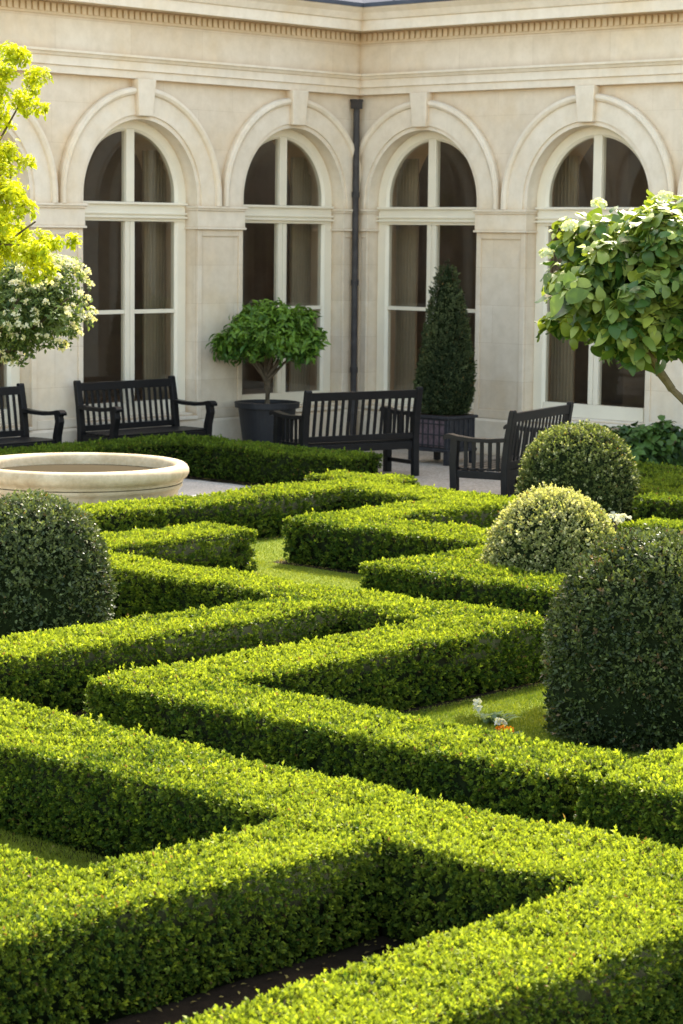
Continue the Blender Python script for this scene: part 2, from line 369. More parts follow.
# ------------------------------------------------------------------ building
B = 2.53; RO = .885; ZC = 3.04; GR = .725
LC = [1.195+B*k for k in range(5)]; RC = [1.075+B*k for k in range(6)]
UL = LC[-1]+B/2; UR = RC[-1]+B/2
ZT = 4.40
bld = empty('palace_building', (0, 0, 0), 'two pale limestone wings meeting in a corner, with arched cream framed windows', 'building')
def ML(u, n, z): return (-u, -n, z)
def MR(u, n, z): return (-n, -u, z)
def arc(r, c, n, zc=ZC, K=40, t0=0, t1=PI):
    return [(c+r*math.cos(t0+(t1-t0)*k/K), zc+r*math.sin(t0+(t1-t0)*k/K)) for k in range(K+1)]
def prof_extrude(mb, prof, mp, u1, mitre=True):
    a = [mp(max(n, n) if mitre else 0, n, z) for n, z in prof]; b = [mp(u1, n, z) for n, z in prof]
    mb.grid([a, b])
def wing(mp, cs, U):
    wl = MB()
    for c in cs:
        x0 = max(c-B/2, 0) if c == cs[0] else c-B/2; x1 = c+B/2
        x0 = 0 if c == cs[0] else x0
        q = lambda a, b, z0, z1: wl.quad(mp(a, 0, z0), mp(b, 0, z0), mp(b, 0, z1), mp(a, 0, z1))
        q(x0, c-RO, 0, ZC); q(c+RO, x1, 0, ZC); q(c-RO, c+RO, 0, .47)
        q(x0, c-RO, ZC, ZT); q(c+RO, x1, ZC, ZT)
        A = arc(RO, c, 0)
        for (ua, za), (ub, zb) in zip(A[:-1], A[1:]): wl.quad(mp(ua, 0, za), mp(ub, 0, zb), mp(ub, 0, ZT), mp(ua, 0, ZT))
    wl.quad(mp(U, 0, 0), mp(U, -5, 0), mp(U, -5, 5.2), mp(U, 0, 5.2))
    wl.build('wall', M['stone'], bld)
    # inner room behind the windows
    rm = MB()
    rm.quad(mp(-5, -5, -.002), mp(U, -5, -.002), mp(U, -5, 4.1), mp(-5, -5, 4.1)); rm.quad(mp(-5, -5, 4.6), mp(U, -5, 4.6), mp(U, -5, 5.2), mp(-5, -5, 5.2))   # slot left open out of sight, added to let sun brighten the rooms
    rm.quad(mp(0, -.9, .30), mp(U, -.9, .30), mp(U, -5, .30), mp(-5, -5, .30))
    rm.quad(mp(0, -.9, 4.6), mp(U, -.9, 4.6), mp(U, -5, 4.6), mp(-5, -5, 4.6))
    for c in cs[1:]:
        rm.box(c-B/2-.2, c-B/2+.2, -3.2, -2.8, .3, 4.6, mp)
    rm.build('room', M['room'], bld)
    # plinth
    pl = MB()
    for i, c in enumerate(cs):
        pass
    prof_extrude(pl, [(0, .44), (.03, .44), (.05, .41), (.05, 0)], mp, U); pl.build('plinth', M['stone'], bld)
    ar = MB(); prof_extrude(ar, [(0, 4.37), (.08, 4.37), (.08, 4.455), (.10, 4.46), (.10, 4.555), (.115, 4.56), (.13, 4.585), (.15, 4.60), (.15, 4.625), (.03, 4.635)], mp, U); ar.build('architrave', M['trim'], bld)
    fr = MB(); prof_extrude(fr, [(.03, 4.635), (.03, 5.0)], mp, U); fr.build('frieze', M['stone'], bld)
    dn = MB(); prof_extrude(dn, [(.03, 5.0), (.05, 5.0), (.06, 5.02), (.06, 5.135), (.3, 5.14)], mp, U)
    k = .12
    while k < U: dn.box(k, k+.055, .058, .084, 5.03, 5.118, mp); k += .088
    dn.build('dentil_course', M['soffit'], bld)
    co = MB(); prof_extrude(co, [(.29, 5.135), (.34, 5.13), (.34, 5.25), (.36, 5.262), (.375, 5.29), (.40, 5.335), (.44, 5.37), (.46, 5.385), (.46, 5.425), (.30, 5.44)], mp, U); co.build('cornice', M['trim'], bld)
    rf = MB()
    prof = [(.475, 5.40), (.475, 5.45), (.44, 5.46), (.40, 5.462), (-2.3, 6.3), (-5, 5.2)]
    rf.grid([[mp(n, n, z) for n, z in prof], [mp(U, n, z) for n, z in prof]])
    k = .9
    while k < U: rf.tube([mp(k, .40, 5.475), mp(k, -2.3, 6.31)], [.022, .022], 6); k += .75
    rf.build('roof', M['lead'], bld)
    # piers with capitals
    edges = [(.0, cs[0]-RO)] + [(a+RO, b-RO) for a, b in zip(cs[:-1], cs[1:])] + [(cs[-1]+RO, U)]
    for a, b in edges:
        p = MB(); a_ = max(a, .03)
        f = .07 if b-a > .4 else .03
        p.box(a_+.03, b-.03, -.01, .018, .44, 2.68, mp)
        p.box(a_+.005, a_+.005+f, -.01, .034, .442, 2.68, mp); p.box(b-.005-f, b-.005, -.01, .034, .442, 2.68, mp)
        p.box(a_+.005+f, b-.005-f, -.01, .033, .442, .55, mp); p.box(a_+.005+f, b-.005-f, -.01, .033, 2.60, 2.68, mp)
        po = p.build('pilaster', M['stone'], bld, bevel=.006)
        c_ = MB(); lo = a_-.0 if a == 0 else a-.012; hi = b+.012
        c_.box(lo, hi, -.17, .05, 2.705, 2.90, mp); c_.box(lo-.012 if a else lo, hi+.012, -.172, .068, 2.90, 2.925, mp)
        c_.box(lo-.022 if a else lo, hi+.022, -.174, .082, 2.925, 2.952, mp); c_.box(lo-.012 if a else lo, hi+.012, -.172, .066, 2.68, 2.705, mp)
        c_.build('capital', M['trim'], po, bevel=.004)
    for i, c in enumerate(cs):
        # archivolt
        a = MB(); prof = [(RO-.004, -.17), (RO-.004, .028), (RO+.045, .030), (RO+.050, .048), (RO+.27, .052), (RO+.282, .078), (RO+.31, .095), (RO+.345, .090), (RO+.36, .06), (RO+.36, -.01)]
        rows = []
        K = 48
        for k in range(K+1):
            t = PI*k/K; rows.append([mp(max(c+r*math.cos(t), .012+.3*max(0, .0)), n, ZC+r*math.sin(t)) for r, n in prof])
        a.grid(rows)
        for sgn in (-1, 1):   # short stilts down to the capitals
            a.grid([[mp(max(c+sgn*r, .012), n, z) for r, n in prof] for z in (2.953, ZC)])
        ao = a.build('archivolt', M['trim'], bld)
        # keystone
        k_ = MB(); 
        pts = [(-.105, 3.955), (.105, 3.955), (.14, 4.368), (-.14, 4.368)]
        front = [mp(c+u, .125 if z > 4 else .105, z) for u, z in pts]; back = [mp(c+u, -.15 if z < 4 else -.01, z) for u, z in pts]
        j = len(k_.v); k_.v += front+back
        for q_ in ((0, 1, 2, 3), (4, 5, 6, 7), (0, 1, 5, 4), (1, 2, 6, 5), (2, 3, 7, 6), (3, 0, 4, 7)): k_.f.append(tuple(j+z for z in q_)); k_.mi.append(0)
        k_.build('keystone', M['trim'], bld, bevel=.008)
        # reveal (outer stone, inner plaster)
        def outline(r, z0): return [(c+r, z0)] + arc(r, c, 0) + [(c-r, z0)]
        rv = MB(); rv.grid([[mp(u, 0, z) for u, z in outline(RO, .47)], [mp(u, -.30, z) for u, z in outline(RO, .47)]]); rv.build('reveal', M['stone'], bld)
        ri = MB(); ri.grid([[mp(u, -.302, z) for u, z in outline(RO+.12, .47)], [mp(u, -1.0, z) for u, z in outline(RO+.12, .30)]])
        ri.grid([[mp(u, -.302, z) for u, z in outline(RO-.02, .47)], [mp(u, -.303, z) for u, z in outline(RO+.12, .47)]])
        ri.build('inner_reveal', M['interior'], bld)
        # sill
        s = MB(); s.box(c-RO+.004, c+RO-.004, -.29, .06, .445, .485, mp); s.box(c-RO+.004, c+RO-.004, -.28, -.03, .485, .515, mp); s.build('sill', M['trim'], bld, bevel=.006)
        # window
        wn = MB(); nf, nb, ng = -.165, -.25, -.205
        gz = ZC+.03
        def ring(r1, z1, r2, z2, n): return
        outl = [(c+RO-.003, .516)] + arc(RO-.003, c, 0) + [(c-RO+.003, .516)]
        mid = [(c+GR+.03, .516)] + arc(GR+.03, c, 0, gz) + [(c-GR-.03, .516)]
        inn = [(c+GR, .516)] + arc(GR, c, 0, gz) + [(c-GR, .516)]
        wn.grid([[mp(u, nb, z) for u, z in outl], [mp(u, nf, z) for u, z in outl], [mp(u, nf, z) for u, z in mid], [mp(u, nf-.03, z) for u, z in inn], [mp(u, nb, z) for u, z in inn]])
        wn.box(c-GR-.005, c+GR+.005, nb, nf-.004, .517, .675, mp)
        wo_ = wn.build('window', M['frame'], bld)
        t = MB(); t.box(c-RO+.02, c+RO-.02, nb-.003, nf+.012, 2.765, 2.985, mp); t.box(c-RO+.01, c+RO-.01, nf, nf+.045, 2.955, 2.983, mp); t.box(c-RO+.01, c+RO-.01, nf, nf+.035, 2.845, 2.868, mp)
        t.box(c-RO+.01, c+RO-.01, nf, nf+.05, 2.80, 2.822, mp)
        t.build('transom', M['frame'], wo_, bevel=.004)
        m_ = MB(); m_.box(c-.062, c+.062, nb+.001, nf+.004, 2.986, gz+GR+.02, mp); m_.box(c-.072, c-.003, nb+.001, nf-.002, .676, 2.764, mp); m_.box(c+.003, c+.072, nb+.001, nf-.002, .676, 2.764, mp)
        m_.build('mullion', M['frame'], wo_, bevel=.006)
        b_ = MB(); b_.box(c-GR, c-.073, ng-.02, ng+.025, 1.70, 1.745, mp); b_.box(c+.073, c+GR, ng-.02, ng+.025, 1.70, 1.745, mp); b_.build('glazing_bar', M['frame'], wo_)
        for sgn in (-1, 1):
            for (z0, z1) in ((.676, 1.70), (1.745, 2.764)):
                g = MB(); u0, u1 = sorted((c+sgn*.065, c+sgn*(GR+.004))); g.quad(mp(u0, ng, z0-.003), mp(u1, ng, z0-.003), mp(u1, ng, z1+.003), mp(u0, ng, z1+.003)); g.build('pane', M['glass'], wo_, fix=False)
            g = MB(); A = arc(GR+.004, c, 0, gz, 20, 0, PI/2) if sgn > 0 else arc(GR+.004, c, 0, gz, 20, PI/2, PI)
            A = [(u, z) for u, z in A if abs(u-c) > .05]
            base = [(u, 2.98) for u, z in A]
            g.grid([[mp(u, ng, z) for u, z in A], [mp(u, ng, z) for u, z in base]]); g.build('pane', M['glass'], wo_, fix=False)
        # curtains drawn back inside
        for sgn, wd in ((-1, .36), (1, .24)):
            cu = MB(); rows = []
            nn = 36
            u_a = c+sgn*(RO+.08); 
            for z in (.32, 1.5, 2.8, 3.6):
                rows.append([mp(u_a-sgn*wd*k/nn, -.62+.03*math.sin(k*1.25)+.01*math.sin(z*3+k), z) for k in range(nn+1)])
            cu.grid(rows); co_ = cu.build('curtain', M['curtain'], bld, smooth=True)
wing(ML, LC, UL); wing(MR, RC, UR)
# rainwater pipe in the corner
dp = MB(); dp.tube([(-.15, -.09, .02), (-.15, -.09, 4.24)], [.04, .04], 16)
for z in (.9, 2.0, 3.1): dp.tube([(-.15, -.09, z), (-.15, -.09, z+.07)], [.05, .05], 16)
dp.box(-.20, -.10, -.14, -.035, 4.20, 4.30)
dp.box(-.208, -.092, -.148, -.03, 4.285, 4.315)
dp.build('drainpipe', M['pipe'], bld)

# ------------------------------------------------------------------ hedges
ALL_RECTS = []
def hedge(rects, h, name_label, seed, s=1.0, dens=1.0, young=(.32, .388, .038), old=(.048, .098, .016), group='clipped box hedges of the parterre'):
    ALL_RECTS.append(rects); r = np.random.default_rng(seed)
    base = 2900*dens/(s*s)
    Ps = []; Ns = []
    def inside(P, skip, m=0.0):
        ins = np.zeros(len(P), bool)
        for j, (x0, x1, y0, y1) in enumerate(rects):
            if j == skip: continue
            ins |= (P[:, 0] > x0+m) & (P[:, 0] < x1-m) & (P[:, 1] > y0+m) & (P[:, 1] < y1-m)
        return ins
    def edged(P):
        d = np.full(len(P), -1.)
        for (x0, x1, y0, y1) in rects:
            d = np.maximum(d, np.minimum(np.minimum(P[:, 0]-x0, x1-P[:, 0]), np.minimum(P[:, 1]-y0, y1-P[:, 1])))
        return d
    for j, (x0, x1, y0, y1) in enumerate(rects):
        n = int((x1-x0)*(y1-y0)*base*1.25)
        P = np.stack([r.uniform(x0, x1, n), r.uniform(y0, y1, n), np.full(n, h)], 1)
        dup = np.zeros(n, bool)
        for k in range(j):
            a0, a1, b0, b1 = rects[k]; dup |= (P[:, 0] > a0) & (P[:, 0] < a1) & (P[:, 1] > b0) & (P[:, 1] < b1)
        P = P[~dup]
        e = edged(P); rr = .035
        k_ = np.clip((rr-e)/rr, 0, 1); P[:, 2] -= .018*k_**2
        Nn = np.tile([0., 0, 1], (len(P), 1)); Nn[:, :2] += r.normal(size=(len(P), 2))*.3*k_[:, None]
        Ps.append(P); Ns.append(Nn)
        for (ax, val, sg, f) in ((0, x0, -1, 1.), (0, x1, 1, .5), (1, y0, -1, 1.), (1, y1, 1, .5)):
            ln = (y1-y0) if ax == 0 else (x1-x0)
            n = int(ln*h*base*f)
            P = np.zeros((n, 3)); P[:, ax] = val; P[:, 1-ax] = r.uniform(*((y0, y1) if ax == 0 else (x0, x1)), n); P[:, 2] = h*r.uniform(0.02, 1, n)
            Q = P.copy(); Q[:, ax] += sg*.01
            P = P[~inside(Q, j)]
            kz = np.clip((P[:, 2]-(h-.03))/.03, 0, 1); P[:, ax] -= sg*.012*kz**2
            kb = np.clip((.08-P[:, 2])/.08, 0, 1); P[:, ax] -= sg*.03*kb
            Nn = np.zeros_like(P); Nn[:, ax] = sg; Nn[:, 2] += .35*kz
            Ps.append(P); Ns.append(Nn)
    P = np.concatenate(Ps); Nn = unit(np.concatenate(Ns))
    P = P + Nn*(wave(P, .016, .7, seed)+wave(P, .009, 2.9, seed+5)+r.normal(size=len(P))*.006 - .012)[:, None]
    patch = wave(P, .34, .6, seed+9)+wave(P, .30, 3.5, seed+11)+wave(P, .2, 9, seed+12)
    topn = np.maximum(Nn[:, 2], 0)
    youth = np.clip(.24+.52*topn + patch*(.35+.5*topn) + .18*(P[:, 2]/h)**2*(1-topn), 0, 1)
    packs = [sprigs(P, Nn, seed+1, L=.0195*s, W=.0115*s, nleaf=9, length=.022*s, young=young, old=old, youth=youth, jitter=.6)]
    # stray shoots that stand proud of the cut
    m = r.random(len(P)) < .012
    if m.any(): packs.append(sprigs(P[m]+Nn[m]*.010+np.array([0, 0, .008]), Nn[m], seed+2, L=.022*s, W=.012*s, nleaf=7, length=.04*s, young=(young[0]*1.15, young[1]*1.1, young[2]), old=young, youth=np.full(m.sum(), .7), up=.8, jitter=.3))
    core = MB()
    for j, (x0, x1, y0, y1) in enumerate(rects):
        d = .03+.0015*j; core.box(x0+d, x1-d, y0+d, y1-d, .0, h-.034-.003*j)
    x0, x1, y0, y1 = rects[0]
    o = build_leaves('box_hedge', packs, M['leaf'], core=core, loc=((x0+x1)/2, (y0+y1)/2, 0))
    return tag(o, name_label, 'hedge', group)
H = .38
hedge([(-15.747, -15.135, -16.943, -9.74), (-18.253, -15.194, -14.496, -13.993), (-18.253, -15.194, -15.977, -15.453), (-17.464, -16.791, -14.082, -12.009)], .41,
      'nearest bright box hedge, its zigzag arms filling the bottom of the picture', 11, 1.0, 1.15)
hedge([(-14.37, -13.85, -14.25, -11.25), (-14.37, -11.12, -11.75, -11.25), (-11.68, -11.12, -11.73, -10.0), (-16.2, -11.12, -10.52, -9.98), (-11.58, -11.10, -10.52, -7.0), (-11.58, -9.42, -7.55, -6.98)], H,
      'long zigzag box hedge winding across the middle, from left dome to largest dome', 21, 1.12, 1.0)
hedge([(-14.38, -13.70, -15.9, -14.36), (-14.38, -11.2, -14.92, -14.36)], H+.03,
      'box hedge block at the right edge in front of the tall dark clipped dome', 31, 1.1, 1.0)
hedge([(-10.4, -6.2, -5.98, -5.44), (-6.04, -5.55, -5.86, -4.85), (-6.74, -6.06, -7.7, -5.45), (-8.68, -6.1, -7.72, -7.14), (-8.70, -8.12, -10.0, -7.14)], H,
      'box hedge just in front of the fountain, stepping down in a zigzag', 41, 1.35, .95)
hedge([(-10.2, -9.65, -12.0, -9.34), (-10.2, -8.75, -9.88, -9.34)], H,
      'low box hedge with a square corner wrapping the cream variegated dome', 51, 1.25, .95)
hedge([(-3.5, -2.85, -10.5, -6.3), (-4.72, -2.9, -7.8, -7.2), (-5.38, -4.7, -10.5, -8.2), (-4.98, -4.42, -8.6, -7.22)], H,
      'shaded box hedge in parallel rows at the right edge behind the farthest dome', 61, 1.5, .9, old=(.035, .07, .012), young=(.20, .27, .03))  # leaf colours darkened to carry the building's shade on these rows
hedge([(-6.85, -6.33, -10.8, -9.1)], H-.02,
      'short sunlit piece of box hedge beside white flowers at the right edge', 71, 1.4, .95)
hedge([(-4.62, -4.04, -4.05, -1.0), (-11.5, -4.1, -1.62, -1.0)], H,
      'dark green shaded hedge behind the fountain, in front of the benches', 81, 1.5, .9, old=(.03, .06, .010), young=(.15, .23, .025))  # darker leaf tones here hold the shadow of the wings

# ------------------------------------------------------------------ lawns
lm = MB()
for (x0, x1, y0, y1) in ((-21, -15.6, -13.95, -9.0), (-15.1, -14.4, -16.5, -9.0), (-13.9, -9.7, -15.5, -11.7), (-18, -11.6, -11.2, -10.5), (-15, -11.5, -10.0, -5.9), (-11.15, -6.5, -10.0, -5.9), (-11.15, -6.5, -15, -10.0), (-6.6, -6.0, -12, -7.1)):
    i = len(lm.v)//4; z = .013+.0007*i
    lm.quad((x0, y0, z), (x1, y0, z), (x1, y1, z), (x0, y1, z))
lawn = lm.build('lawn', M['lawn'], fix=False); tag(lawn, kind='structure')
def grass():
    r = np.random.default_rng(3); Ps = []
    for (x0, x1, y0, y1, dn) in ((-18, -15.7, -13.9, -12.2, 22000), (-15.0, -14.5, -13, -10.5, 16000), (-15.5, -13.5, -11.1, -10.6, 14000), (-13.8, -11, -14.2, -11.8, 15000), (-11.1, -8.8, -10.5, -6.1, 8000), (-9.4, -7, -7.1, -6.0, 6000)):
        n = int((x1-x0)*(y1-y0)*dn); Ps.append(np.stack([r.uniform(x0, x1, n), r.uniform(y0, y1, n), np.full(n, .012)], 1))
    P = np.concatenate(Ps); n = len(P)
    D = unit(np.stack([r.normal(size=n)*.45, r.normal(size=n)*.45, np.ones(n)], 1)); Nn = unit(r.normal(size=(n, 3)))
    t = np.clip(.5+wave(P, .4, .8, 4)+r.normal(size=n)*.25, 0, 1)
    col = lerp((.10, .16, .018), (.30, .33, .045), t)
    return tag(build_leaves('grass_blades', [leaves_arrays(P, D, Nn, r.uniform(.014, .028, n), .0035, col, T_DIAMOND)], M['leaf']), 'short mown grass between the hedges', 'grass', kind='stuff')
grass()

def borders():
    r = np.random.default_rng(17); m = MB(); m.quad((-21, -15.7, .0165), (-15.9, -15.7, .0165), (-15.9, -14.4, .0165), (-21, -14.4, .0165)); k = 0; Ps = []
    for rects in ALL_RECTS:
        for (x0, x1, y0, y1) in rects:
            if x1 < -4.9 and y1 < -4.9 or True:
                d = .075; z = .0168+.00006*k; k += 1
                per = []
                for (ax, ay, bx_, by_) in ((x0-d, y0-d, x1+d, y0-d), (x1+d, y0-d, x1+d, y1+d), (x1+d, y1+d, x0-d, y1+d), (x0-d, y1+d, x0-d, y0-d)):
                    ln = max(2, int(math.hypot(bx_-ax, by_-ay)/.09))
                    for q in range(ln): t = q/ln; per.append((ax+(bx_-ax)*t+r.normal()*.014, ay+(by_-ay)*t+r.normal()*.014, z))
                i = len(m.v); m.v += per; m.f.append(tuple(range(i, i+len(per)))); m.mi.append(0)
                nn = int(((x1-x0)+(y1-y0))*90)
                side = r.integers(0, 4, nn); t = r.random(nn); o = np.abs(r.normal(size=nn))*.06+.01
                X = np.where(side == 0, x0-o, np.where(side == 1, x1+o, x0+(x1-x0)*t)); Y = np.where(side == 2, y0-o, np.where(side == 3, y1+o, y0+(y1-y0)*t))
                Ps.append(np.stack([X, Y, np.full(nn, .024)], 1))
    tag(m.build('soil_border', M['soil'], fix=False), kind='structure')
    P = np.concatenate(Ps); n = len(P)
    D = unit(np.stack([r.normal(size=n), r.normal(size=n), r.normal(size=n)*.2], 1)); Nn = unit(np.array([0, 0, 1.])+r.normal(size=(n, 3))*.4)
    col = lerp((.10, .07, .03), (.36, .30, .08), r.random(n))
    tag(build_leaves('leaf_litter', [leaves_arrays(P, D, Nn, r.uniform(.012, .03, n), .012, col, T_DIAMOND)], M['leaf']), 'clippings and fallen leaves along the foot of the hedges', 'leaf litter', kind='stuff')
borders()

# ------------------------------------------------------------------ clipped domes
def dome(c, r, h, seed, label, L, W, dens, young, old, mat='gloss_leaf', youth_top=.5, shoulder=.55, rag=.012, flat=0., nleaf=5, edge=None):
    """clipped dome: near vertical sides and a rounded top"""
    rg = np.random.default_rng(seed)
    zs = h-shoulder*h
    n_side = int(2*PI*r*zs*dens); n_top = int(2*PI*r*max(r, h-zs)*dens)
    a = rg.uniform(0, 2*PI, n_side); z = rg.uniform(0, zs, n_side)
    k = .93+.07*np.clip(z/(.45*h), 0, 1)
    P1 = np.stack([np.cos(a)*r*k, np.sin(a)*r*k, z], 1); N1 = np.stack([np.cos(a), np.sin(a), np.zeros(n_side)], 1)
    a = rg.uniform(0, 2*PI, n_top); u = rg.uniform(0, 1, n_top); ph = np.arcsin(u)
    ex_ = .88
    P2 = np.stack([np.cos(a)*r*np.cos(ph)**ex_, np.sin(a)*r*np.cos(ph)**ex_, zs+(h-zs)*np.sin(ph)], 1)
    N2 = unit(np.stack([np.cos(a)*np.cos(ph)/r, np.sin(a)*np.cos(ph)/r, np.sin(ph)/(h-zs)], 1))
    P = np.concatenate([P1, P2]); Nn = np.concatenate([N1, N2])
    P = P + Nn*(wave(P, .018, 1.1, seed)+wave(P, .010, 3.5, seed+1)+rg.normal(size=len(P))*rag - rag)[:, None]
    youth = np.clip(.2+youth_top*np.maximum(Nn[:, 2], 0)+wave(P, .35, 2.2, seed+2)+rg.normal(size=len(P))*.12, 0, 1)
    P = P+np.array([c[0], c[1], 0])
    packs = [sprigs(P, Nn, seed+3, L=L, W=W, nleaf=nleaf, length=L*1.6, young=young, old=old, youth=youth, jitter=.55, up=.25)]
    if edge is not None:
        m = rg.random(len(P)) < edge[1]
        packs.append(sprigs(P[m]+Nn[m]*.012, Nn[m], seed+4, L=L, W=W, nleaf=nleaf, length=L*1.6, young=edge[0], old=edge[0], youth=np.full(m.sum(), .6)))
    core = MB(); d = .035
    prof = [(.9*(r-d), 0), (r-d, zs*.5), (r-d, zs)] + [((r-d)*math.cos(t)**ex_ if t < PI/2-.01 else .004, zs+(h-d-zs)*math.sin(t)) for t in [PI/2*k/8 for k in range(1, 9)]]
    core.lathe(prof, c, 28)
    t = empty('clipped_dome', (c[0], c[1], 0), label, 'topiary')
    f = build_leaves('foliage', packs, M[mat], core=core, loc=(c[0], c[1], 0)); f.parent = t; f.location = (0, 0, 0)
    s = MB(); s.tube([(0, 0, 0), (.01, 0, .25)], [.03, .03], 8); s.build('stem', M['bark'], t)
    return t
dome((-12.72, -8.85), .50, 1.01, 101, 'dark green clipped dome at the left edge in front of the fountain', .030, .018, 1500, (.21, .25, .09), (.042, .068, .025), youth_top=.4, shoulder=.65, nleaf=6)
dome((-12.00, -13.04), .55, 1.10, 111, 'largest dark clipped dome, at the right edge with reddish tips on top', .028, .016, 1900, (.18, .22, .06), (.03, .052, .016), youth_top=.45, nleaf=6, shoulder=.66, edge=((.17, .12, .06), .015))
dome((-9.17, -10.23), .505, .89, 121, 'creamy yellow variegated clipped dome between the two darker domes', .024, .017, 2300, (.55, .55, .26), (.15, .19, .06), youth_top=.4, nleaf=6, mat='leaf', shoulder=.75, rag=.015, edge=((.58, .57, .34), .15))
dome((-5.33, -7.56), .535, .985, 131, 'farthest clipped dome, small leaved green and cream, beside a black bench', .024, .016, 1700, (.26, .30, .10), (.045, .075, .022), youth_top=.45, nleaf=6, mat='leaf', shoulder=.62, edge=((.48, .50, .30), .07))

# ------------------------------------------------------------------ fountain
fc = (-8.40, -4.30); FR = .99
ft = empty('fountain_basin', (*fc, 0), 'round cream stone fountain basin with a thick rolled rim at the left', 'fountain')
def torus_prof(r, z, t, a0, a1, K=14): return [(r+t*math.cos(a0+(a1-a0)*k/K), z+t*math.sin(a0+(a1-a0)*k/K)) for k in range(K+1)]
m = MB(); prof = [(FR-.13, .0), (FR-.12, .10), (FR-.10, .12), (FR-.10, .35), (FR-.075, .385), (FR-.06, .395), (FR-.06, .425)]
m.lathe(prof, seg=96); m.build('basin_wall', M['fountain'], ft, smooth=True)
m = MB(); prof = [(FR-.055, .435)] + torus_prof(FR-.07, .53, .07, -PI/2+.3, PI*.95) + [(FR-.145, .50), (FR-.155, .42), (FR-.16, .25)]
m.lathe(prof, seg=96); m.build('rim', M['fountain'], ft, smooth=True)
m = MB(); m.lathe([(.002, .50), (FR-.15, .50)], seg=64); m.build('water', M['water'], ft, fix=False)

# ------------------------------------------------------------------ benches
def make_bench(label, armslats):
    L = 1.52; D = .58; t = empty('garden_bench', (0, 0, 0), label, 'bench', group='black wooden garden benches')
    # local: x along, back at y=0, seat towards -y
    def bx(name, lst, bevel=.006):
        m = MB()
        for b in lst: m.box(*b)
        return m.build(name, M['bench'], t, bevel=bevel)
    hx = L/2
    for s in (-1, 1):
        m = MB()   # raked back post, doubling as rear leg
        xs = sorted((s*hx, s*(hx-.075)))
        rows = []
        for z, y0, y1 in ((0, -.065, 0), (.42, -.08, -.01), (.70, -.05, .015), (.965, .0, .055), (.985, .01, .045)):
            rows.append([(xs[0], y0, z), (xs[1], y0, z), (xs[1], y1, z), (xs[0], y1, z)])
        m.grid(rows, True); j = len(m.v); m.v += rows[-1]; m.f.append((j, j+1, j+2, j+3)); m.mi.append(0)
        m.build('leg', M['bench'], t, bevel=.006)
        m = MB(); rows = []
        cv = .05 if not armslats else 0
        for z, y in ((0, 0), (.25, 0), (.45, -.01), (.60, -cv), (.70, -cv*.6)):
            rows.append([(xs[0], -D+y-.035, z), (xs[1], -D+y-.035, z), (xs[1], -D+y+.04, z), (xs[0], -D+y+.04, z)])
        m.grid(rows, True); m.build('leg', M['bench'], t, bevel=.006)
        m = MB(); rows = []; ax = sorted((s*(hx+.012), s*(hx-.078)))
        for y, z, th in ((-.03, .715, .04), (-.2, .70, .04), (-.4, .70, .042), (-.54, .715, .045), (-.62, .73, .045), (-.66, .725, .05), (-.685, .705, .035), (-.69, .69, .01)):
            rows.append([(ax[0], y, z-th), (ax[1], y, z-th), (ax[1], y, z), (ax[0], y, z)])
        m.grid(rows, True)
        a = m.build('armrest', M['bench'], t, bevel=.005)
        if armslats:
            sl_ = MB()
            for k in range(5): yy = -.12-.085*k; sl_.box(s*(hx-.033)-.008, s*(hx-.033)+.008, yy-.018, yy+.018, .385, .675)
            sl_.build('arm_slats', M['bench'], a)
    bx('seat_rail', [(-hx+.065, hx-.065, -D-.02, -D+.02, .31, .385), (-hx+.076, hx-.076, -.07, -.03, .30, .385)] + [(s*(hx-.033)-.018, s*(hx-.033)+.018, -D+.03, -.06, .305, .38) for s in (-1, 1)] + ([(s*(hx-.033)-.015, s*(hx-.033)+.015, -D+.03, -.06, .12, .165) for s in (-1, 1)] if armslats else []))
    m = MB()
    for k in range(6): y = -D-.02+.092*k; m.box(-hx+.01 if 0 < k < 5 else -hx+.07, hx-.01 if 0 < k < 5 else hx-.07, y, y+.075, .386, .408)
    m.build('seat', M['bench'], t, bevel=.004)
    m = MB(); rows = []   # raked back panel
    def yz(z): return -.045+max(0, (z-.45))*.13
    def bar(z0, z1, x0, x1, th):
        rows = []
        for z in (z0, z1): y = yz(z); rows.append([(x0, y-th, z), (x1, y-th, z), (x1, y+th, z), (x0, y+th, z)])
        m.grid(rows, True)
        for rr in rows: j = len(m.v); m.v += rr; m.f.append((j, j+1, j+2, j+3)); m.mi.append(0)
    bar(.865, .955, -hx+.07, hx-.07, .024); bar(.415, .48, -hx+.07, hx-.07, .02)
    n = 15
    for k in range(n): x = -hx+.065+(L-.13)*(k+1)/(n+1); bar(.475, .87, x-.019, x+.019, .007)
    m.build('backrest', M['bench'], t, bevel=.004)
    return t
def copy_tree(o, parent=None):
    c = o.copy(); C.objects.link(c)
    if parent is not None: c.parent = parent
    for ch in o.children: copy_tree(ch, c)
    return c
BG = 'black wooden garden benches'
b2 = make_bench('black slatted bench seen full front against the wall behind the fountain', False)
b2.location = (-4.10, -.19, 0); b2.rotation_euler.z = 0
b1 = copy_tree(b2); b1['label'] = 'black slatted bench cut off by the left edge of the picture'; b1.location = (-6.36, -.19, 0)
b3 = make_bench('black slatted bench turned away, seen from behind in front of the corner downpipe', True)
def place_back(o, Lp, Rp):   # the back runs from Lp to Rp, seat on its +y side
    mx, my = (Lp[0]+Rp[0])/2, (Lp[1]+Rp[1])/2; a = math.atan2(Rp[1]-Lp[1], Rp[0]-Lp[0])
    o.location = (mx, my, 0); o.rotation_euler.z = a+PI
place_back(b3, (-3.97, -2.93), (-2.62, -3.27))
b4 = copy_tree(b3); b4['label'] = 'black bench seen from its side, with arm slats, next to the farthest clipped dome'
place_back(b4, (-4.46, -6.10), (-3.19, -5.76))

